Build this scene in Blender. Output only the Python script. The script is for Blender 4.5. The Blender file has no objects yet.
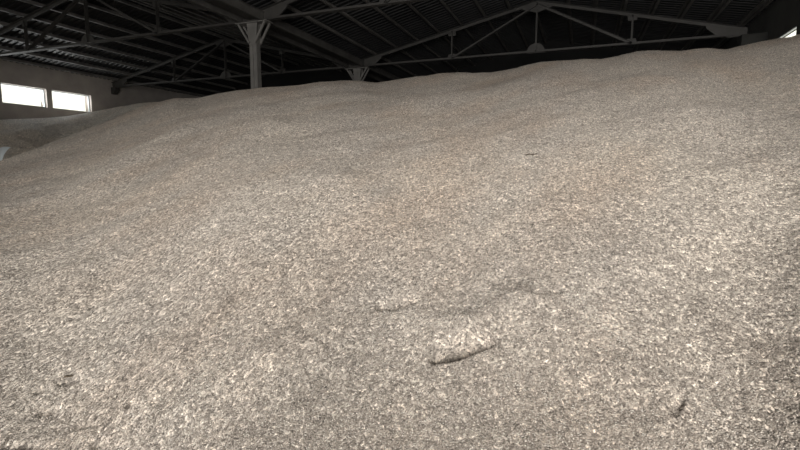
import bpy, math, random
import numpy as np
from mathutils import Vector
random.seed(4); RNG = np.random.default_rng(7)
C = bpy.context.scene.collection
EYE = 2.5                                   # eye height above the concrete floor (m)

# ------------------------------------------------------------------ camera
F = 475.0
PITCH = math.atan(58/F); YAW = math.atan2(183, math.hypot(F, 58))
cam_d = bpy.data.cameras.new('camera'); cam = bpy.data.objects.new('camera', cam_d); C.objects.link(cam)
cam_d.sensor_width = 36; cam_d.lens = 36*F/800; cam_d.clip_start = .05; cam_d.clip_end = 300
cam.location = (0, 0, EYE); cam.rotation_euler = (math.pi/2 - PITCH, 0, YAW)
bpy.context.scene.camera = cam

# ------------------------------------------------------------------ helpers
def tag(o, label=None, cat=None, group=None, kind=None):
    if label: o['label'] = label
    if cat: o['category'] = cat
    if group: o['group'] = group
    if kind: o['kind'] = kind
    return o

def empty(name, loc, label, cat, group=None):
    o = bpy.data.objects.new(name, None); C.objects.link(o); o.location = loc
    o.empty_display_size = .2
    return tag(o, label, cat, group)

class MB:
    def __init__(s): s.v = []; s.f = []
    def poly_prism(s, pts, axis, a, b):
        """extrude polygon pts (2-D) along axis from a to b"""
        n = len(pts); k = len(s.v)
        for t in (a, b):
            for p in pts:
                if axis == 0: s.v.append((t, p[0], p[1]))
                elif axis == 1: s.v.append((p[0], t, p[1]))
                else: s.v.append((p[0], p[1], t))
        s.f.append(tuple(range(k, k+n))); s.f.append(tuple(range(k+2*n-1, k+n-1, -1)))
        for i in range(n):
            j = (i+1) % n
            s.f.append((k+i, k+n+i, k+n+j, k+j))
        return s
    def box(s, lo, hi):
        return s.poly_prism([(lo[0], lo[1]), (hi[0], lo[1]), (hi[0], hi[1]), (lo[0], hi[1])], 2, lo[2], hi[2])
    def bar(s, a, b, w, h, side=(0, 1, 0)):
        """rectangular bar a->b; w along `side`, h across"""
        a = Vector(a); b = Vector(b); d = (b-a).normalized(); sd = Vector(side)
        sd = (sd - d*sd.dot(d)).normalized(); u = d.cross(sd); k = len(s.v)
        for p in (a, b):
            for x, y in ((-1, -1), (1, -1), (1, 1), (-1, 1)):
                s.v.append(tuple(p + sd*(x*w/2) + u*(y*h/2)))
        s.f += [(k, k+1, k+2, k+3), (k+7, k+6, k+5, k+4)]
        for i in range(4):
            j = (i+1) % 4; s.f.append((k+i, k+4+i, k+4+j, k+j))
        return s
    def angle2(s, a, b, leg=.07, th=.008, gap=.012, flip=1):
        """a pair of back-to-back steel angles (the truss members) in an XZ truss"""
        a = Vector(a); b = Vector(b); d = (b-a).normalized(); up = Vector((0, 1, 0)).cross(d)*flip
        for sg in (-1, 1):
            o1 = Vector((0, sg*(gap/2+th/2), 0))
            s.bar(a+o1, b+o1, th, leg)
            o2 = Vector((0, sg*(gap/2+leg/2), 0)) + up*(leg/2)
            s.bar(a+o2, b+o2, leg, th)
        return s
    def build(s, name, mat, parent=None, loc=(0, 0, 0)):
        me = bpy.data.meshes.new(name); me.from_pydata(s.v, [], s.f); me.update()
        import bmesh
        bm = bmesh.new(); bm.from_mesh(me); bmesh.ops.recalc_face_normals(bm, faces=bm.faces); bm.to_mesh(me); bm.free()
        me.materials.append(mat); o = bpy.data.objects.new(name, me); C.objects.link(o); o.location = loc
        if parent: o.parent = parent
        return o

def copy_tree(o, parent=None):
    c = o.copy(); C.objects.link(c)
    if parent: c.parent = parent
    for ch in list(o.children): copy_tree(ch, c)
    return c

# ------------------------------------------------------------------ materials
def nmat(name):
    m = bpy.data.materials.new(name); m.use_nodes = True; nt = m.node_tree
    b = nt.nodes['Principled BSDF']; return m, nt, b
def N(nt, t, **kw):
    n = nt.nodes.new(t)
    for k, v in kw.items(): setattr(n, k, v)
    return n
def mix(nt, fac, a, b, blend='MIX'):
    n = N(nt, 'ShaderNodeMix', data_type='RGBA', blend_type=blend)
    for s, v in ((0, fac), (6, a), (7, b)):
        if hasattr(v, 'is_linked') or hasattr(v, 'links'): nt.links.new(v, n.inputs[s])
        else: n.inputs[s].default_value = v if s == 0 else (*v, 1)
    return n.outputs[2]
def ramp(nt, src, stops):
    r = N(nt, 'ShaderNodeValToRGB'); e = r.color_ramp.elements
    while len(e) < len(stops): e.new(.5)
    for q, (p, c) in zip(e, stops): q.position = p; q.color = (*c, 1) if len(c) == 3 else c
    nt.links.new(src, r.inputs[0]); return r.outputs[0]
def noise(nt, vec, scale, detail=3, rough=.55):
    n = N(nt, 'ShaderNodeTexNoise'); n.inputs['Scale'].default_value = scale
    n.inputs['Detail'].default_value = detail; n.inputs['Roughness'].default_value = rough
    nt.links.new(vec, n.inputs['Vector']); return n.outputs['Fac']
def mapping(nt, src, scale=(1, 1, 1), rot=(0, 0, 0)):
    m = N(nt, 'ShaderNodeMapping'); m.inputs['Scale'].default_value = scale; m.inputs['Rotation'].default_value = rot
    nt.links.new(src, m.inputs['Vector']); return m.outputs[0]

def simple(name, col, rough=.8, metal=0, var=.25, scale=6, bump=.0, stretch=(1, 1, 1)):
    m, nt, b = nmat(name); tc = N(nt, 'ShaderNodeTexCoord')
    v = mapping(nt, tc.outputs['Object'], stretch)
    f = noise(nt, v, scale, 5, .6)
    lo = tuple(c*(1-var) for c in col); hi = tuple(min(1, c*(1+var)) for c in col)
    nt.links.new(ramp(nt, f, [(.3, lo), (.7, hi)]), b.inputs['Base Color'])
    b.inputs['Roughness'].default_value = rough; b.inputs['Metallic'].default_value = metal
    if bump:
        bp = N(nt, 'ShaderNodeBump'); bp.inputs['Strength'].default_value = bump; bp.inputs['Distance'].default_value = .02
        nt.links.new(noise(nt, v, scale*6, 4), bp.inputs['Height']); nt.links.new(bp.outputs[0], b.inputs['Normal'])
    return m
STEEL = simple('painted_steel', (.055, .052, .048), .6, 0, .3, 3)
PURL = simple('pale_purlin_steel', (.17, .162, .152), .6, 0, .3, 3)
STEEL_C = simple('column_grey_paint', (.17, .163, .153), .6, 0, .2, 3)
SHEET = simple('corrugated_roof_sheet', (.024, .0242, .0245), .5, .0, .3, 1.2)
WALL = simple('whitewashed_wall', (.38, .345, .32), .9, 0, .15, 1.5, .3)
WALL_D = simple('grey_plaster_wall', (.075, .075, .07), .9, 0, .2, 1.5, .3)
CONC = simple('dusty_concrete', (.30, .27, .24), .9, 0, .2, 1.2, .3)
FRAME = simple('window_frame_paint', (.55, .60, .62), .5, 0, .1, 4)
PLASTIC = simple('white_plastic_sheet', (.72, .78, .80), .35, 0, .08, 5)
STRAW = simple('dry_stem', (.10, .075, .05), .8, 0, .3, 30)

def glass_mat():
    m, nt, b = nmat('dusty_window_glass'); nt.nodes.remove(b)
    out = nt.nodes['Material Output']; tr = N(nt, 'ShaderNodeBsdfTransparent'); gl = N(nt, 'ShaderNodeBsdfGlossy')
    tr.inputs[0].default_value = (.97, .97, .95, 1); gl.inputs['Roughness'].default_value = .1
    mx = N(nt, 'ShaderNodeMixShader'); mx.inputs[0].default_value = .07
    nt.links.new(tr.outputs[0], mx.inputs[1]); nt.links.new(gl.outputs[0], mx.inputs[2]); nt.links.new(mx.outputs[0], out.inputs[0])
    return m
GLASS = glass_mat()
BEAM = simple('beam_steel', (.09, .086, .08), .6, 0, .3, 3)
PIER = simple('dark_pier_plaster', (.03, .03, .028), .9, 0, .2, 2)

def grain_mat(name, tint):
    """kernels a few millimetres long: cell colour, husks, darker chaff and clumps"""
    m, nt, b = nmat(name); L = nt.links.new; tc = N(nt, 'ShaderNodeTexCoord'); P = tc.outputs['Object']
    # direction of the kernels wanders
    wv = N(nt, 'ShaderNodeTexNoise'); wv.inputs['Scale'].default_value = 9; L(P, wv.inputs['Vector'])
    wm = N(nt, 'ShaderNodeVectorMath', operation='SCALE'); L(wv.outputs['Color'], wm.inputs[0]); wm.inputs['Scale'].default_value = .06
    wa = N(nt, 'ShaderNodeVectorMath', operation='ADD'); L(P, wa.inputs[0]); L(wm.outputs[0], wa.inputs[1])
    V = wa.outputs[0]
    def vor(scale, rz, st, out='Distance'):
        n = N(nt, 'ShaderNodeTexVoronoi'); n.inputs['Scale'].default_value = scale
        L(mapping(nt, V, st, (0, 0, rz)), n.inputs['Vector']); return n
    g1 = vor(130, .5, (1, .5, 1)); g2 = vor(75, -.4, (1, .6, 1)); g3 = vor(26, .2, (1, .75, 1))
    def bw(src):
        s = N(nt, 'ShaderNodeSeparateColor'); L(src, s.inputs[0]); return s.outputs[0]
    t = tint
    c1 = ramp(nt, bw(g1.outputs['Color']), [(0, tuple(x*.42 for x in t)), (.35, tuple(x*.85 for x in t)), (.75, tuple(x*1.12 for x in t)), (1, tuple(min(1, x*1.7) for x in t))])
    c2 = ramp(nt, bw(g2.outputs['Color']), [(0, (.6,)*3), (.5, (1,)*3), (1, (1.4,)*3)])
    c3 = ramp(nt, bw(g3.outputs['Color']), [(0, (.88,)*3), (1, (1.10,)*3)])
    col = mix(nt, 1.0, c1, c2, 'MULTIPLY'); col = mix(nt, 1.0, col, c3, 'MULTIPLY')
    # pale husks
    hk = vor(85, 1.1, (1, .45, 1)); s = N(nt, 'ShaderNodeSeparateColor'); L(hk.outputs['Color'], s.inputs[0])
    hf = ramp(nt, s.outputs[1], [(.965, (0, 0, 0)), (.985, (.85,)*3)])
    col = mix(nt, hf, col, (.78, .72, .63))
    # broad reddish-brown and greyish bands left by different loads, running down the slope
    n1 = noise(nt, mapping(nt, P, (.9, .35, .5), (0, 0, -.5)), 1.1, 4, .6)
    col = mix(nt, ramp(nt, n1, [(.45, (0, 0, 0)), (.72, (.5,)*3)]), col, mix(nt, 1, col, (.97, .82, .70), 'MULTIPLY'))
    n2 = noise(nt, mapping(nt, P, (.7, .5, .5), (0, 0, .4)), .8, 5, .6)
    col = mix(nt, 1.0, col, ramp(nt, n2, [(.25, (.86, .87, .89)), (.75, (1.1, 1.09, 1.07))]), 'MULTIPLY')
    L(col, b.inputs['Base Color'])
    b.inputs['Roughness'].default_value = .75; b.inputs['Diffuse Roughness'].default_value = 1.0; b.inputs['Specular IOR Level'].default_value = .3
    # relief: kernels, clumps
    def madd(a, ka, bb, kb):
        x = N(nt, 'ShaderNodeMath', operation='MULTIPLY'); L(a, x.inputs[0]); x.inputs[1].default_value = ka
        y = N(nt, 'ShaderNodeMath', operation='MULTIPLY_ADD'); L(bb, y.inputs[0]); y.inputs[1].default_value = kb; L(x.outputs[0], y.inputs[2])
        return y.outputs[0]
    h = madd(g1.outputs['Distance'], -.0045, g2.outputs['Distance'], -.008)
    h = madd(h, 1, g3.outputs['Distance'], -.001)
    h = madd(h, 1, noise(nt, P, 7, 4, .6), .002)
    bp = N(nt, 'ShaderNodeBump'); bp.inputs['Strength'].default_value = .8; bp.inputs['Distance'].default_value = 1
    L(h, bp.inputs['Height']); L(bp.outputs[0], b.inputs['Normal'])
    return m
GRAIN = grain_mat('wheat_grain', (.51, .458, .402))
GRAIN_HEAP = grain_mat('lightened_heap_grain', (.60, .55, .48))  # grain colour lightened to stand in for light the left heap lacks

def loose_mat():
    m, nt, b = nmat('loose_kernels'); tc = N(nt, 'ShaderNodeTexCoord')
    n = N(nt, 'ShaderNodeTexWhiteNoise', noise_dimensions='3D')
    at = N(nt, 'ShaderNodeAttribute', attribute_name='tone')
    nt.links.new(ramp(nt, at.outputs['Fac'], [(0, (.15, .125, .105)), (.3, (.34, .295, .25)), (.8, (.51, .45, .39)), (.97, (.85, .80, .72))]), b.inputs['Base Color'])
    b.inputs['Roughness'].default_value = .55
    return m
LOOSE = loose_mat()

# ------------------------------------------------------------------ the pile as a height field
def unray(x, y):
    fw = np.array([-math.sin(YAW)*math.cos(PITCH), math.cos(YAW)*math.cos(PITCH), -math.sin(PITCH)])
    rt = np.array([math.cos(YAW), math.sin(YAW), 0]); up = np.cross(rt, fw)
    return fw*F + rt*(x-400) + up*(225-y)
# survey of the crest: bearing / elevation (read as picture coordinates) and ground distance north of the viewer
CREST = [(-60, 182, 3.6), (0, 161, 5.0), (10, 157.5, 5.2), (40, 147, 6.2), (75, 134, 7.2), (110, 120, 8.2), (130, 111, 8.8),
 (150, 104, 9.2), (175, 98, 9.6), (197, 98, 9.8), (215, 94, 9.8), (240, 90, 9.9), (255, 88.5, 10.0), (280, 86.6, 10.4), (300, 85, 10.8), (320, 81.8, 11.3),
 (340, 80.5, 11.8), (360, 80.6, 12.2), (376, 82.6, 12.5), (388, 81, 12.7), (400, 79, 12.9), (416, 76.5, 13), (440, 73.3, 13.1), (458, 72.4, 13.2),
 (472, 73, 13.2), (490, 72.4, 13.2), (506, 70, 13.2), (524, 65.6, 13.2), (540, 62, 13.1), (560, 60.6, 13.1), (580, 59.2, 13.1), (602, 59, 13.2),
 (618, 56, 13.2), (636, 51.6, 13.2), (650, 50.4, 13.2), (680, 51, 13.3), (708, 48, 13.4), (726, 49.4, 13.6), (740, 46, 13.8), (760, 41.6, 13.9),
 (780, 38, 13.8), (792, 36.5, 13.7), (800, 34, 13.6), (850, 24, 12), (950, 10, 9.5)]
WALLHEAP = [(-40, 124, 9.5), (0, 120.5, 10.4), (30, 119, 11.2), (64, 117, 12.6), (88, 113, 13.4), (105, 110, 13.6), (120, 107, 13.8), (140, 103.5, 13.8), (170, 101, 14), (230, 100, 14)]

def table(T):
    ph, R, E = [], [], []
    for x, y, Y in T:
        d = unray(x, y); ph.append(math.atan2(d[0], d[1])); r = math.hypot(d[0], d[1])
        R.append(Y/d[1]*r); E.append(d[2]/r)
    return np.array(ph), np.array(R), np.array(E)
PH, RC, EL = table(CREST)
Z0 = -1.30                                   # pile surface under the viewer, relative to the eye

def vnoise(x, y, seed):
    """smooth value noise"""
    xi = np.floor(x).astype(np.int64); yi = np.floor(y).astype(np.int64); fx = x-xi; fy = y-yi
    fx = fx*fx*fx*(fx*(fx*6-15)+10); fy = fy*fy*fy*(fy*(fy*6-15)+10)
    def h(a, b):
        n = (a*374761393 + b*668265263 + seed*1274126177) & 0x7fffffff
        n = ((n ^ (n >> 13))*1274126177) & 0x7fffffff
        return ((n ^ (n >> 16)) & 0xffff)/32767.5 - 1
    return (h(xi, yi)*(1-fx)+h(xi+1, yi)*fx)*(1-fy) + (h(xi, yi+1)*(1-fx)+h(xi+1, yi+1)*fx)*fy

def softmin1(t, k=.035):
    """t below the crest, gently falling past it"""
    b = 1 - .42*np.maximum(t-1, 0)
    d = t-b
    return np.where(t < 1, t, b) - k*np.exp(-np.abs(t-1)/.05)
ZC = None
def smooth(a, n):
    k = np.exp(-np.linspace(-2.2, 2.2, 2*n+1)**2); k /= k.sum()
    return np.convolve(np.pad(a, n, mode='edge'), k, 'valid')
PHF = np.linspace(PH[0]-.2, PH[-1]+.2, 600)
RCF = smooth(np.interp(PHF, PH, RC), 40)
RC = np.interp(PH, PHF, RCF)
def base_z(X, Y):
    r = np.hypot(X, Y); ph = np.arctan2(X, Y)
    t0 = r/np.interp(ph, PHF, RCF)
    w = np.clip((t0-.45)/.5, 0, 1); w = w*w*(3-2*w)         # the lumps of the crest fade out down the slope
    rc = np.interp(ph, PHF, RCF); zf = ZC if ZC is not None else EL*RC
    zc = np.interp(ph, PH, zf)*w + np.interp(ph, PHF, smooth(np.interp(PHF, PH, zf), 60))*(1-w)
    # behind and beside the viewer the slope keeps falling to the floor
    side = np.clip((np.abs(ph+.15)-1.25)/1.2, 0, 1); side = side*side*(3-2*side)
    zc = zc*(1-side) + (-2.6)*side; rc = rc*(1-side) + 5*side
    z = Z0 + (zc-Z0)*softmin1(r/rc)
    return np.maximum(z, -EYE-.05)

MARKS = []    # (x, y, ang, length, width, depth)   filled below
MOUNDS = [(-.60, 1.96, .15, .018), (-1.9, 3.5, .6, .03), (-.95, 2.25, .13, .012), (-1.9, 1.5, .3, .03)]   # (x, y, radius, height)
RIDGES = []   # (x0,y0,x1,y1,width,height)
def relief(X, Y):
    r = np.hypot(X, Y); k = np.clip(r/3, .25, 1)
    a = -.55; u = X*math.cos(a)+Y*math.sin(a); v = -X*math.sin(a)+Y*math.cos(a)
    h = .05*vnoise(u*.55, v*.22, 3)*k + .024*vnoise(u*1.6+3, v*.6, 5)*k + .009*vnoise(u*4.3, v*2.2, 8)
    h += .0022*vnoise(X*11, Y*11, 9) + .0012*vnoise(X*27, Y*27, 10)
    for x0, y0, x1, y1, w, hh in RIDGES:
        dx, dy = x1-x0, y1-y0; L = math.hypot(dx, dy); dx /= L; dy /= L
        s = (X-x0)*dx+(Y-y0)*dy; t = -(X-x0)*dy+(Y-y0)*dx
        t = t + .25*w*vnoise(s/w*.7, s*0+.3, 12)
        e = np.clip(np.minimum(s, L-s)/(L*.3)+.0, 0, 1)
        h += 1.5*hh*np.exp(-(t/w)**2)*e*e*(3-2*e)
    for x, y, a, Ln, w, dep in MARKS:
        m = (np.abs(X-x) < Ln*2.5) & (np.abs(Y-y) < Ln*2.5)
        if not m.any(): continue
        dx, dy = X[m]-x, Y[m]-y
        s = dx*math.cos(a)+dy*math.sin(a); t = -dx*math.sin(a)+dy*math.cos(a)
        el2 = np.sqrt(np.clip(1-(1.7*s/Ln)**2, 0, 1)); w2 = w*el2 + 1e-3             # a heel or slide mark: sharp lower lip, flat bed, bank behind
        t = t + .3*w - .1*s*s/Ln + .006*vnoise(s*40, s*0+x, 51)
        lip = 1/(1+np.exp(-t/(w*.07)))
        h[m] += -.62*dep*lip*np.exp(-(np.maximum(t, 0)/(w2*1.15))**4)*el2**1.8
    for x, y, w, hh in MOUNDS:
        h += hh*np.exp(-((X-x)**2+(Y-y)**2)/(w*w))
    return h
def pile_z(X, Y): return base_z(X, Y) + relief(X, Y)

# raise / lower the crest table until the skyline stands where it was surveyed
ZC = EL*RC
for it in range(8):
    t = np.linspace(.55, 1.25, 141)
    fine = np.linspace(PH[0], PH[-1], 220)
    err = []
    for i, p in enumerate(PH):
        r = RC[i]*t; X = r*math.sin(p); Y = r*math.cos(p)
        el = (pile_z(X, Y)/r).max(); err.append(EL[i]-el)
    ZC = ZC + np.array(err)*RC*.9

def ground(x, y):
    """where the line of sight meets the smooth pile, for surveying marks"""
    d = unray(x, y); d = d/np.linalg.norm(d); s = np.linspace(.8, 20, 4000)
    z = base_z(d[0]*s, d[1]*s); hit = np.argmax(d[2]*s < z); return d[0]*s[hit], d[1]*s[hit]
# ==== SURVEYED
MARKS += [(-.43, 1.825, .60, .24, .085, .19), (-.785, 2.12, .78, .15, .05, .10), (-.8815, 2.0735, .85, .07, .05, .07),
          (-.867, 2.687, .5, .12, .06, .025), (-2.0235, 1.3085, .7, .08, .045, .04), (-1.9385, 1.166, .8, .07, .04, .03),
          (-1.842, 1.019, .31, .17, .035, .026), (-1.729, 1.1535, .41, .10, .03, .024), (-2.0925, 1.239, .8, .055, .035, .03), (-1.586, 1.104, .3, .06, .03, .028),
          (-1.955, 1.50, .5, .08, .035, .026), (-1.608, 1.26, .5, .04, .035, .034), (-2.075, 1.845, .6, .10, .04, .02),
          (-.074, 2.265, .7, .07, .04, .024), (.33, 1.70, 1.15, .12, .03, .022), (-2.33, 4.47, .2, .07, .05, .04), (-.16, 2.21, .4, .06, .04, .02)]
# kernel tone streaks: pale husks, plus lit banks and shaded grooves put into the colour: (x0, y0, x1, y1, width, tone shift)
CHAFF_AND_SHADE = [(.983, 4.60, .93, 2.99, .10, .22), (-.067, 2.32, .19, 1.93, .05, .35), (-.93, 2.21, -.53, 1.87, .10, .16), (-2.24, 3.64, -1.555, 3.05, .2, .12),
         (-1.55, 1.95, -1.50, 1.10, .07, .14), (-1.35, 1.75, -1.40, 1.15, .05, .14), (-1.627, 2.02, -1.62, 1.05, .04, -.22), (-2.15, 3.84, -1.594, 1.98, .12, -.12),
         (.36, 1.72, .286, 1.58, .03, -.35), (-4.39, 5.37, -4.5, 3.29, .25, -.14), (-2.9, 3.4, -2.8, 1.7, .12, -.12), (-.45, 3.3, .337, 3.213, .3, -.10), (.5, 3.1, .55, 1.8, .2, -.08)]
RIDGES += [(-1.717, 2.052, -1.50, 1.05, .09, .018), (-.347, 2.40, .25, 1.62, .12, .010), (.895, 4.586, .97, 3.1, .12, .02),
           (-3.07, 2.26, -2.6, 1.4, .2, .02), (-2.3, 4.0, -.75, 2.35, .25, .02), (-1.12, 1.80, -1.45, 1.1, .08, .016),
           (-6.2, 6.94, -4.9, 3.1, .35, .06), (-4.4, 6.5, -3.6, 3.2, .3, .045), (-3.2, 9.5, -2.3, 4.0, .45, .05), (.9, 9.0, 1.0, 4.6, .4, .05),
           (-.568, 1.90, -.10, 2.26, .10, .014)]

def grid_mesh(name, X, Y, Z, mat, wrap=False):
    nr, na = X.shape
    co = np.stack([X, Y, Z+EYE], -1).reshape(-1, 3).astype(np.float32)
    i = np.arange(nr-1)[:, None]*na + np.arange(na-1)[None, :]
    q = np.stack([i, i+1, i+na+1, i+na], -1).reshape(-1, 4)
    me = bpy.data.meshes.new(name); me.vertices.add(len(co)); me.vertices.foreach_set('co', co.ravel())
    me.loops.add(q.size); me.loops.foreach_set('vertex_index', q.ravel().astype(np.int32))
    me.polygons.add(len(q)); me.polygons.foreach_set('loop_start', (np.arange(len(q))*4).astype(np.int32))
    me.polygons.foreach_set('use_smooth', np.ones(len(q), bool)); me.update(); me.validate()
    me.materials.append(mat); o = bpy.data.objects.new(name, me); C.objects.link(o); return o

WL, WR = -19.4, 4.3                          # inner faces of the side walls
BACK = -7.0; FAR = 21.2
def clampwalls(X, Y, g=.0):
    return np.clip(X, WL+g, WR-g), np.clip(Y, BACK+g, FAR-g)
ph = np.concatenate([np.linspace(-math.pi-.15, -1.25, 60, endpoint=False), np.linspace(-1.25, .5, 620, endpoint=False), np.linspace(.5, math.pi-.15, 60)])
rr = np.concatenate([[.0], np.geomspace(.35, 16, 760), np.geomspace(16.3, 32, 30)])
R2, P2 = np.meshgrid(rr, ph, indexing='ij')
X2, Y2 = clampwalls(R2*np.sin(P2), R2*np.cos(P2), .002)
pile = grid_mesh('grain_pile', X2, Y2, pile_z(X2, Y2), GRAIN)
tag(pile, 'huge beige heap of threshed grain filling the barn floor, crest under the trusses', 'grain pile', kind='stuff')

# loose kernels lying on the near slope (one countless spread)
def kernels(name, n, mat, parent):
    u = RNG.random(n); r = .95*(13.0/.95)**(u**1.5); p = RNG.uniform(-1.22, .5, n)
    x = r*np.sin(p); y = r*np.cos(p); z = pile_z(x, y)+EYE
    a = RNG.normal(.1, .9, n); L = RNG.uniform(.0025, .0050, n)*(1+.05*np.maximum(r-1.5, 0)); W = L*RNG.uniform(.38, .55, n); ti = RNG.normal(0, .35, n)+.3*np.sin(a)
    base = np.array([(1, 0, 0), (-1, 0, 0), (0, 1, 0), (0, -1, 0), (0, 0, 1), (0, 0, -1)], float)
    base = np.repeat(base[None], n, 0)*np.stack([L, W, W*.9], -1)[:, None, :]
    ct, st = np.cos(ti)[:, None], np.sin(ti)[:, None]
    bx = base[:, :, 0]*ct-base[:, :, 2]*st; bz = base[:, :, 0]*st+base[:, :, 2]*ct
    ca, sa = np.cos(a)[:, None], np.sin(a)[:, None]
    X = bx*ca-base[:, :, 1]*sa+x[:, None]; Y = bx*sa+base[:, :, 1]*ca+y[:, None]; Z = bz+z[:, None]+(W*.45)[:, None]
    co = np.stack([X, Y, Z], -1).reshape(-1, 3).astype(np.float32)
    T = np.array([(0, 2, 4), (2, 1, 4), (1, 3, 4), (3, 0, 4), (2, 0, 5), (1, 2, 5), (3, 1, 5), (0, 3, 5)])
    f = (T[None]+(np.arange(n)*6)[:, None, None]).reshape(-1, 3)
    me = bpy.data.meshes.new(name); me.vertices.add(len(co)); me.vertices.foreach_set('co', co.ravel())
    me.loops.add(f.size); me.loops.foreach_set('vertex_index', f.ravel().astype(np.int32))
    me.polygons.add(len(f)); me.polygons.foreach_set('loop_start', (np.arange(len(f))*3).astype(np.int32))
    me.polygons.foreach_set('use_smooth', np.ones(len(f), bool)); me.update()
    tone = RNG.random(n)
    for x0, y0, x1, y1, w, k in CHAFF_AND_SHADE:
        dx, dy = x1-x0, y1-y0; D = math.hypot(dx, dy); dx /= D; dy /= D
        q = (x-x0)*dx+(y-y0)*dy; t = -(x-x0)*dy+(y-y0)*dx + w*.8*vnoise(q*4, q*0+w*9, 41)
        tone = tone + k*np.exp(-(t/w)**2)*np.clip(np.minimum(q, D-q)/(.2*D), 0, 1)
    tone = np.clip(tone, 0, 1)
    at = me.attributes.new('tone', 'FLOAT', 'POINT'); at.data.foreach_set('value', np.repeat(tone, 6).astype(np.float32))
    me.materials.append(mat); o = bpy.data.objects.new(name, me); C.objects.link(o); o.parent = parent
    return tag(o, kind='stuff')
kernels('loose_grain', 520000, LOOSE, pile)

# heap leaning on the left wall under the windows
hp, hr, he = table(WALLHEAP)
hph = np.linspace(-1.22, -.66, 160); ht = np.linspace(.5, 1.22, 150)
H1, H2 = np.meshgrid(ht, hph, indexing='ij')
rc = np.interp(H2, hp, hr); el = np.interp(H2, hp, he); zc = el*rc+.02
HX = H1*rc*np.sin(H2); HY = H1*rc*np.cos(H2)
lump = .018*vnoise(HX*17, HY*17, 35)+.07*vnoise(HX*1.1, HY*1.1, 31)+.03*vnoise(HX*2.7, HY*2.7, 32)+.03*vnoise(HX*6, HY*6, 33)
HZ = zc + (-1.9-zc)*np.clip((1-H1)/.5, 0, 1)**1.15 - .9*np.clip(H1-1, 0, 1)+lump*np.clip((1-H1)*6+.15, 0, 1)
HX, HY = clampwalls(HX, HY, .004)
heap = grid_mesh('grain_heap', HX, HY, HZ, GRAIN_HEAP)
tag(heap, 'brownish-grey grain heap against the left wall below the two windows', 'grain pile', kind='stuff')

# ------------------------------------------------------------------ shell
TB = EYE+3.5                                # underside of the truss bottom chords = 6.0 m
def roof_z(x):                              # roof surface height (two gables meeting in a valley at the column row)
    pts = [(WL-.4, EYE+3.66), (WL, EYE+3.75), (-13.3, EYE+5.22), (-7.6, EYE+3.82), (-1.55, EYE+5.22), (WR, EYE+4.12), (WR+.4, EYE+4.03)]
    return float(np.interp(x, [p[0] for p in pts], [p[1] for p in pts]))
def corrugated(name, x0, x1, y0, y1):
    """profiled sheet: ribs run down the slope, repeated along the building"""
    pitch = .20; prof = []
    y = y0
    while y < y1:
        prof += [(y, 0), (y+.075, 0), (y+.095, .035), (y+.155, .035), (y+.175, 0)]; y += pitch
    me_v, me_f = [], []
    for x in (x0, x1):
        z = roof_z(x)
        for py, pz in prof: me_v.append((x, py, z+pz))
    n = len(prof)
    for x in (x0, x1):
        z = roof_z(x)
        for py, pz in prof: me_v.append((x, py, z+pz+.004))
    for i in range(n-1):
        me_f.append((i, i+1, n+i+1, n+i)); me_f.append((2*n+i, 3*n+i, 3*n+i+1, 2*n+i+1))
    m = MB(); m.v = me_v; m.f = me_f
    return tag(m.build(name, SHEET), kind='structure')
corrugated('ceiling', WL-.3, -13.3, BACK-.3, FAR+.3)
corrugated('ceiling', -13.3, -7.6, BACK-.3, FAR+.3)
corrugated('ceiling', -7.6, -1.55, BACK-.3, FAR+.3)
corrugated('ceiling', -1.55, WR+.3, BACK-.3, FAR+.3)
tag(MB().box((WL-.3, BACK-.3, -.2), (WR+.3, FAR+.3, 0)).build('floor', CONC), kind='structure')

def side_wall(name, xin, xout, ztop, openings, mat):
    """wall in the YZ plane with rectangular openings (y0,y1,z0,z1)"""
    m = MB(); xs = sorted((xin, xout)); ys = BACK-.3
    ops = sorted(openings)
    for y0, y1, z0, z1 in ops:
        m.box((xs[0], ys, 0), (xs[1], y0, ztop)); m.box((xs[0], y0, 0), (xs[1], y1, z0)); m.box((xs[0], y0, z1), (xs[1], y1, ztop)); ys = y1
    m.box((xs[0], ys, 0), (xs[1], FAR+.3, ztop))
    return tag(m.build(name, mat), kind='structure')
WZ0, WZ1 = EYE+2.27, EYE+2.97
LW = [(-4.0, -2.45, WZ0, WZ1), (-2.25, -.7, WZ0, WZ1), (3.6, 5.15, WZ0, WZ1), (5.35, 6.9, WZ0, WZ1),
      (11.12, 12.66, WZ0, WZ1), (12.86, 14.45, WZ0, WZ1)]
side_wall('wall_left', WL, WL-.38, EYE+3.78, LW, WALL)
RW = [(-5.0, -1.0, EYE+2.2, EYE+3.12), (13.43, 15.25, EYE+2.2, EYE+3.12)]
side_wall('wall_right', WR, WR+.14, EYE+4.12, RW, WALL_D)

def window(n, x, sgn, y0, y1, z0, z1, dep, t):
    m = MB(); xa, xb = sorted((x+sgn*dep, x+sgn*(dep+.05)))
    m.box((xa, y0, z0), (xb, y1, z0+t)).box((xa, y0, z1-t), (xb, y1, z1)).box((xa, y0, z0+t), (xb, y0+t, z1-t)).box((xa, y1-t, z0+t), (xb, y1, z1-t))
    w = tag(m.build('window_%d' % n, FRAME), kind='structure')
    g = MB().box(((xa+xb)/2-.003, y0+t, z0+t), ((xa+xb)/2+.003, y1-t, z1-t)).build('window_glass', GLASS, w)
for i, (y0, y1, z0, z1) in enumerate(LW): window(i+1, WL, -1, y0, y1, z0, z1, .12, .035)
for i, (y0, y1, z0, z1) in enumerate(RW): window(i+7, WR, 1, y0, y1, z0, z1, .01, .02)

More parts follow.
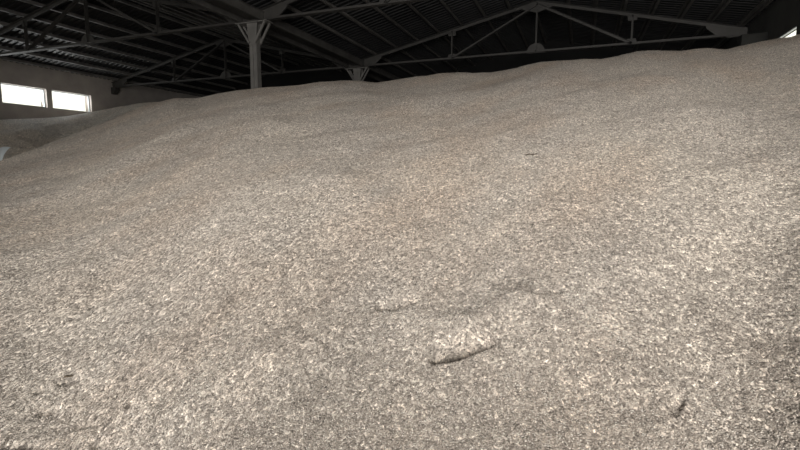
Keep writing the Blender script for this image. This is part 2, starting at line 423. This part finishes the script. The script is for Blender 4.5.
def gable(name, ya, yb, gates):
    """end wall in the XZ plane following the roof line, with gate openings (x0,x1,z1)"""
    m = MB(); xs = [WL-.3, -13.3, -7.6, -1.55, WR+.3]
    cuts = sorted(set(xs+[g[0] for g in gates]+[g[1] for g in gates]))
    for a, b in zip(cuts[:-1], cuts[1:]):
        zb = 0
        for g in gates:
            if a >= g[0]-1e-6 and b <= g[1]+1e-6: zb = g[2]
        m.poly_prism([(a, zb), (b, zb), (b, roof_z(b)-.003), (a, roof_z(a)-.003)], 1, ya, yb)
    return tag(m.build(name, WALL_D), kind='structure')
GATE = [(-2.1, 3.7, 5.0)]
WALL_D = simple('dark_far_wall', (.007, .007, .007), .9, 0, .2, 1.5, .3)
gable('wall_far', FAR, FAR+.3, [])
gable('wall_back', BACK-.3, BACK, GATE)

# ------------------------------------------------------------------ columns (two steel channels, flared head, raking struts)
XC = -7.55
def make_column():
    c = empty('steel_column', (XC, 9.9, 0), 'tall grey steel column with raking struts, its shaft showing above the grain crest', 'column', 'columns along the barn valley')
    H = TB-.06
    sh = MB()
    for s in (-1, 1):
        a, b = sorted((s*.012, s*.10))
        sh.box((s*.10-.006, -.07, 0), (s*.10+.006, .07, H-.02)); sh.box((a, -.07, 0), (b, -.060, H-.02)); sh.box((a, .060, 0), (b, .07, H-.02))
    sh.box((-.012, -.055, 0), (.012, .055, H-.02))
    sh.build('shaft', STEEL_C, c)
    b = MB(); z = .4
    while z < H-.9: b.box((-.10, -.078, z), (.10, -.07, z+.10)); b.box((-.10, .07, z), (.10, .078, z+.10)); z += 1.6
    b.build('batten_plates', STEEL_C, c)
    fl = MB()
    for y in (-.088, .08): fl.poly_prism([(-.10, H-.52), (.10, H-.52), (.15, H-.02), (-.15, H-.02)], 1, y, y+.008)
    fl.build('flared_head', STEEL_C, c)
    for s in (-1, 1):
        for y in (-.10, .10):
            m = MB(); m.bar((s*.08, y, H-.48), (s*.38, y, H-.02), .04, .045); m.build('strut', STEEL_C, c)
    MB().box((-.45, -.14, H-.02), (.45, .14, H)).build('cap_plate', STEEL_C, c)
    MB().box((-.22, -.22, 0), (.22, .22, .03)).build('base_plate', STEEL_C, c)
    return c
col = make_column()
for y, lab in ((15.6, 'grey steel column head just showing above the grain crest'),):
    c = copy_tree(col); c.location = (XC, y, 0); c['label'] = lab

# ------------------------------------------------------------------ valley beams carrying the trusses, and the gutter between them
def beam(x, lab):
    m = MB(); y0, y1 = BACK+.05, FAR-.05; z0 = TB-.05; h = .20; w = .075
    m.box((x-w/2, y0, z0), (x+w/2, y1, z0+.012)).box((x-w/2, y0, z0+h-.012), (x+w/2, y1, z0+h)).box((x-.005, y0, z0+.012), (x+.005, y1, z0+h-.012))
    return tag(m.build('valley_beam', BEAM), lab, 'beam', 'steel beams along the column row')
beam(XC-.30, 'left-hand steel beam running over the column row')
beam(XC+.30, 'right-hand steel beam running over the column row')
m = MB(); m.poly_prism([(XC-.20, TB+.18), (XC-.13, TB+.02), (XC+.13, TB+.02), (XC+.20, TB+.18), (XC+.19, TB+.18), (XC+.125, TB+.028), (XC-.125, TB+.028), (XC-.19, TB+.18)], 1, BACK+.05, FAR-.05)
tag(m.build('roof_gutter', STEEL), 'grey metal roof gutter between the two valley beams', 'gutter')

# ------------------------------------------------------------------ trusses
def make_truss(x0, xm, x1, y, label, sides):
    t = empty('roof_truss', (0, y, 0), label, 'roof truss', 'gabled steel roof trusses')
    zb = TB+.0; ze = TB+.12; zp = TB+1.42; q = 2.63; sl0 = (zp-ze)/(xm-x0); sl1 = (zp-ze)/(x1-xm)
    def zt(x): return ze+(x-x0)*sl0 if x <= xm else ze+(x1-x)*sl1
    MB().angle2((x0+.15, 0, zb), (x1-.15, 0, zb), .065, flip=1).build('bottom_chord', STEEL, t)
    for a, b in ((x0, xm), (xm, x1)):
        MB().angle2((a, 0, zt(a)), (b, 0, zt(b)), .085, flip=-1).build('top_chord', STEEL, t)
    MB().angle2((xm, 0, zb), (xm, 0, zp), .05).build('king_post', STEEL, t)
    for s in (-1, 1):
        xn = xm+s*q
        MB().angle2((xn, 0, zb), (xn, 0, zt(xn)), .045).build('post', STEEL, t)
        MB().angle2((xn, 0, zb), (xm, 0, zp-.06), .06).build('diagonal_brace', STEEL, t)
        MB().poly_prism([(xn-.16, zb-.04), (xn+.16, zb-.04), (xn+.11, zb+.13), (xn-.11, zb+.13)], 1, -.006, .006).build('gusset_plate', STEEL, t)
        MB().poly_prism([(xn-.12, zt(xn)-.15), (xn+.12, zt(xn)-.15), (xn+.13, zt(xn)+.02), (xn-.13, zt(xn)+.02)], 1, -.006, .006).build('gusset_plate', STEEL, t)
    MB().poly_prism([(xm+.26*math.cos(a), zb+.0+.24*math.sin(a)) for a in np.linspace(-.2, math.pi+.2, 14)], 1, -.007, .007).build('gusset_plate', STEEL, t)
    MB().poly_prism([(xm-.42, zp-.17), (xm, zp-.30), (xm+.42, zp-.17), (xm+.42, zp-.06), (xm, zp+.04), (xm-.42, zp-.06)], 1, -.007, .007).build('gusset_plate', STEEL, t)
    for s, xe in ((1, x0), (-1, x1)):        # large end plates
        MB().poly_prism([(xe-s*.10, zb-.03), (xe+s*.30, zb-.07), (xe+s*.62, zb+.03), (xe+s*.85, zt(xe+s*.85)-.10), (xe+s*.85, zt(xe+s*.85)+.05), (xe-s*.10, zt(xe)+.03)], 1, -.02, .02).build('end_plate', STEEL, t)
    return t
XM1, XM2 = -13.25, -1.5
L_ = {(0, 9.9): 'steel roof truss left of the standing column, nearest the viewer',
      (0, 15.5): 'left-bay roof truss behind the standing column, ending above the right window',
      (1, 9.9): 'steel truss rising out of frame to the right of the standing column',
      (1, 15.5): 'whole gabled steel truss spanning over the grain crest, centre to right'}
for y in (9.9, 15.5):
    make_truss(WL+.02, XM1, XC-.10, y, L_[(0, y)], 0)
    make_truss(XC+.10, XM2, WR-.50, y, L_[(1, y)], 0)

# corbels on the left wall under the truss ends
for y, lab in ((9.9, 'stone corbel on the left wall left of the windows'), (15.5, 'dark corbel on the left wall right of the windows')):
    m = MB(); m.poly_prism([(WL, TB-.34), (WL+.10, TB-.34), (WL+.26, TB-.16), (WL+.26, TB-.05), (WL, TB-.05)], 1, y-.11, y+.11)
    tag(m.build('wall_corbel', STEEL), lab, 'corbel', 'corbels under the truss ends')

for y, lab in ((9.9, 'grey wall pier under the nearest truss on the right wall'), (15.5, 'grey wall pier under the right end of the whole gabled truss')):
    m = MB(); m.poly_prism([(WR, 0), (WR-.56, 0), (WR-.56, TB-.05), (WR, TB-.05)], 1, y-.2, y+.2)
    tag(m.build('wall_pier', PIER), lab, 'pier', 'piers on the right wall')

# ------------------------------------------------------------------ purlins: each runs the length of the barn on the top chords
def purlin(x):
    z = roof_z(x); h = .12; m = MB(); y0, y1 = BACK+.02, FAR-.02
    # Z-section steel purlin hanging under the sheet
    m.box((x-.006, y0, z-h), (x+.006, y1, z-.004)); m.box((x-.006, y0, z-h), (x+.09, y1, z-h+.008)); m.box((x-.055, y0, z-.012), (x+.006, y1, z-.004))
    return m.build('roof_purlin', PURL)
ordn = ['first', 'second', 'third', 'fourth', 'fifth', 'sixth', 'seventh', 'eighth', 'ninth']
def purlin_row(xs, where, grp):
    for k, x in enumerate(xs):
        tag(purlin(x), '%s steel purlin %s' % (ordn[k], where), 'purlin', grp)
purlin_row([-6.94, -6.18, -5.42, -4.66, -3.90, -3.14, -2.38, -1.70], 'right of the column row, on the slope rising right', 'purlins of the centre slope')
purlin_row([4.08, 3.26, 2.46, 1.68, .90, .12, -.66], 'in from the right wall', 'purlins of the right wall slope')
purlin_row([-8.15, -8.9, -9.65, -10.4, -11.15, -11.9, -12.65, -13.2], 'left of the column row', 'purlins left of the column row')
purlin_row([-19.05, -18.3, -17.5, -16.7, -15.9, -15.1, -14.3, -13.55], 'in from the left wall', 'purlins of the left wall slope')

# ------------------------------------------------------------------ small things on the grain
def sheet():
    n = 15; v = []; f = []
    cx, cy = unray(2, 156)[:2]/unray(2, 156)[1]*8.0
    for lay in (0, 1):
        for i in range(n):
            for j in range(n):
                a = (i/(n-1)-.5)*.5; b = (j/(n-1)-.5)*.5
                z = .03*math.sin(7*a+3*b)+.025*math.cos(9*b-4*a)+.02*math.sin(19*a*b+8*a)
                v.append((a, b, z+lay*.006))
    for lay in (0, 1):
        for i in range(n-1):
            for j in range(n-1):
                k = lay*n*n+i*n+j; f.append((k, k+1, k+n+1, k+n))
    m = MB(); m.v = v; m.f = f
    o = m.build('plastic_sheet', PLASTIC); return o
ps = sheet()
_p = unray(0, 156.5); _p = _p/_p[1]*5.6
ps.location = (_p[0]-.20, _p[1], EYE+_p[2]-.05); ps.rotation_euler = (.9, -.05, .3)
tag(ps, 'crumpled white plastic sheet lying between the heaps at the left edge', 'plastic sheet')

def stem(x, y, L, a, lab):
    z = float(pile_z(np.array([x]), np.array([y]))[0])+EYE; m = MB(); pr = None
    sl = .33*math.sin(a)
    for k in range(7):
        t = (k/6-.5)*L; p = (x+t*math.cos(a), y+t*math.sin(a)+.08*L*math.sin(k*1.3), z+.012+t*sl+.05*L*math.sin(k))
        if pr: m.bar(pr, p, .007, .007, (0, 0, 1))
        pr = p
    tag(m.build('dry_stem', STRAW), lab, 'stem', 'dark dry stems on the slope')
stem(-.436, 4.403, .10, .5, 'thin dark dry stem lying high on the slope right of centre')
stem(-2.06, 1.33, .03, .5, 'short dark stem scrap in the footmark low on the left')

# ------------------------------------------------------------------ light: daylight from the sky, through the gateway behind the viewer and the windows, plus fill lamps added for the left heap
w = bpy.data.worlds.new('world'); bpy.context.scene.world = w; w.use_nodes = True
bg = w.node_tree.nodes['Background']; bg.inputs[0].default_value = (1, .99, .90, 1); bg.inputs[1].default_value = 1.7
def area(name, loc, rot, sx, sy, power, col, spread=180):
    d = bpy.data.lights.new(name, 'AREA'); d.shape = 'RECTANGLE'; d.size = sx; d.size_y = sy; d.energy = power; d.spread = math.radians(spread); d.color = col
    o = bpy.data.objects.new(name, d); C.objects.link(o); o.location = loc; o.rotation_euler = rot; return o
area('gateway_daylight', (.8, BACK+.05, 3.2), (math.radians(90), 0, 0), 5.4, 3.4, 690, (1, .965, .93), 135)
area('window_daylight_and_fill', (WL-.36, 5.25, EYE+2.62), (math.radians(90), 0, math.radians(-90)), 3.2, .66, 70, (1, .98, .95))  # added fill at the unseen left windows, lifts the dark left heap
area('added_side_fill', (WR+.05, -3, EYE+2.66), (math.radians(90), 0, math.radians(90)), 3.9, .85, 130, (1, .97, .93))  # fill lamp added at an unseen right window to brighten the left heap
area('window_daylight_and_fill', (WL-.36, 12.7, EYE+2.62), (math.radians(112), 0, math.radians(-90)), 3.1, .66, 60, (.93, .96, 1))

sc = bpy.context.scene
sc.view_settings.view_transform = 'Standard'; sc.view_settings.look = 'None'; sc.view_settings.gamma = 1
sc.view_settings.use_curve_mapping = False; sc.view_settings.exposure = 0
sc.cycles.max_bounces = 5; sc.cycles.diffuse_bounces = 3; sc.cycles.transparent_max_bounces = 8
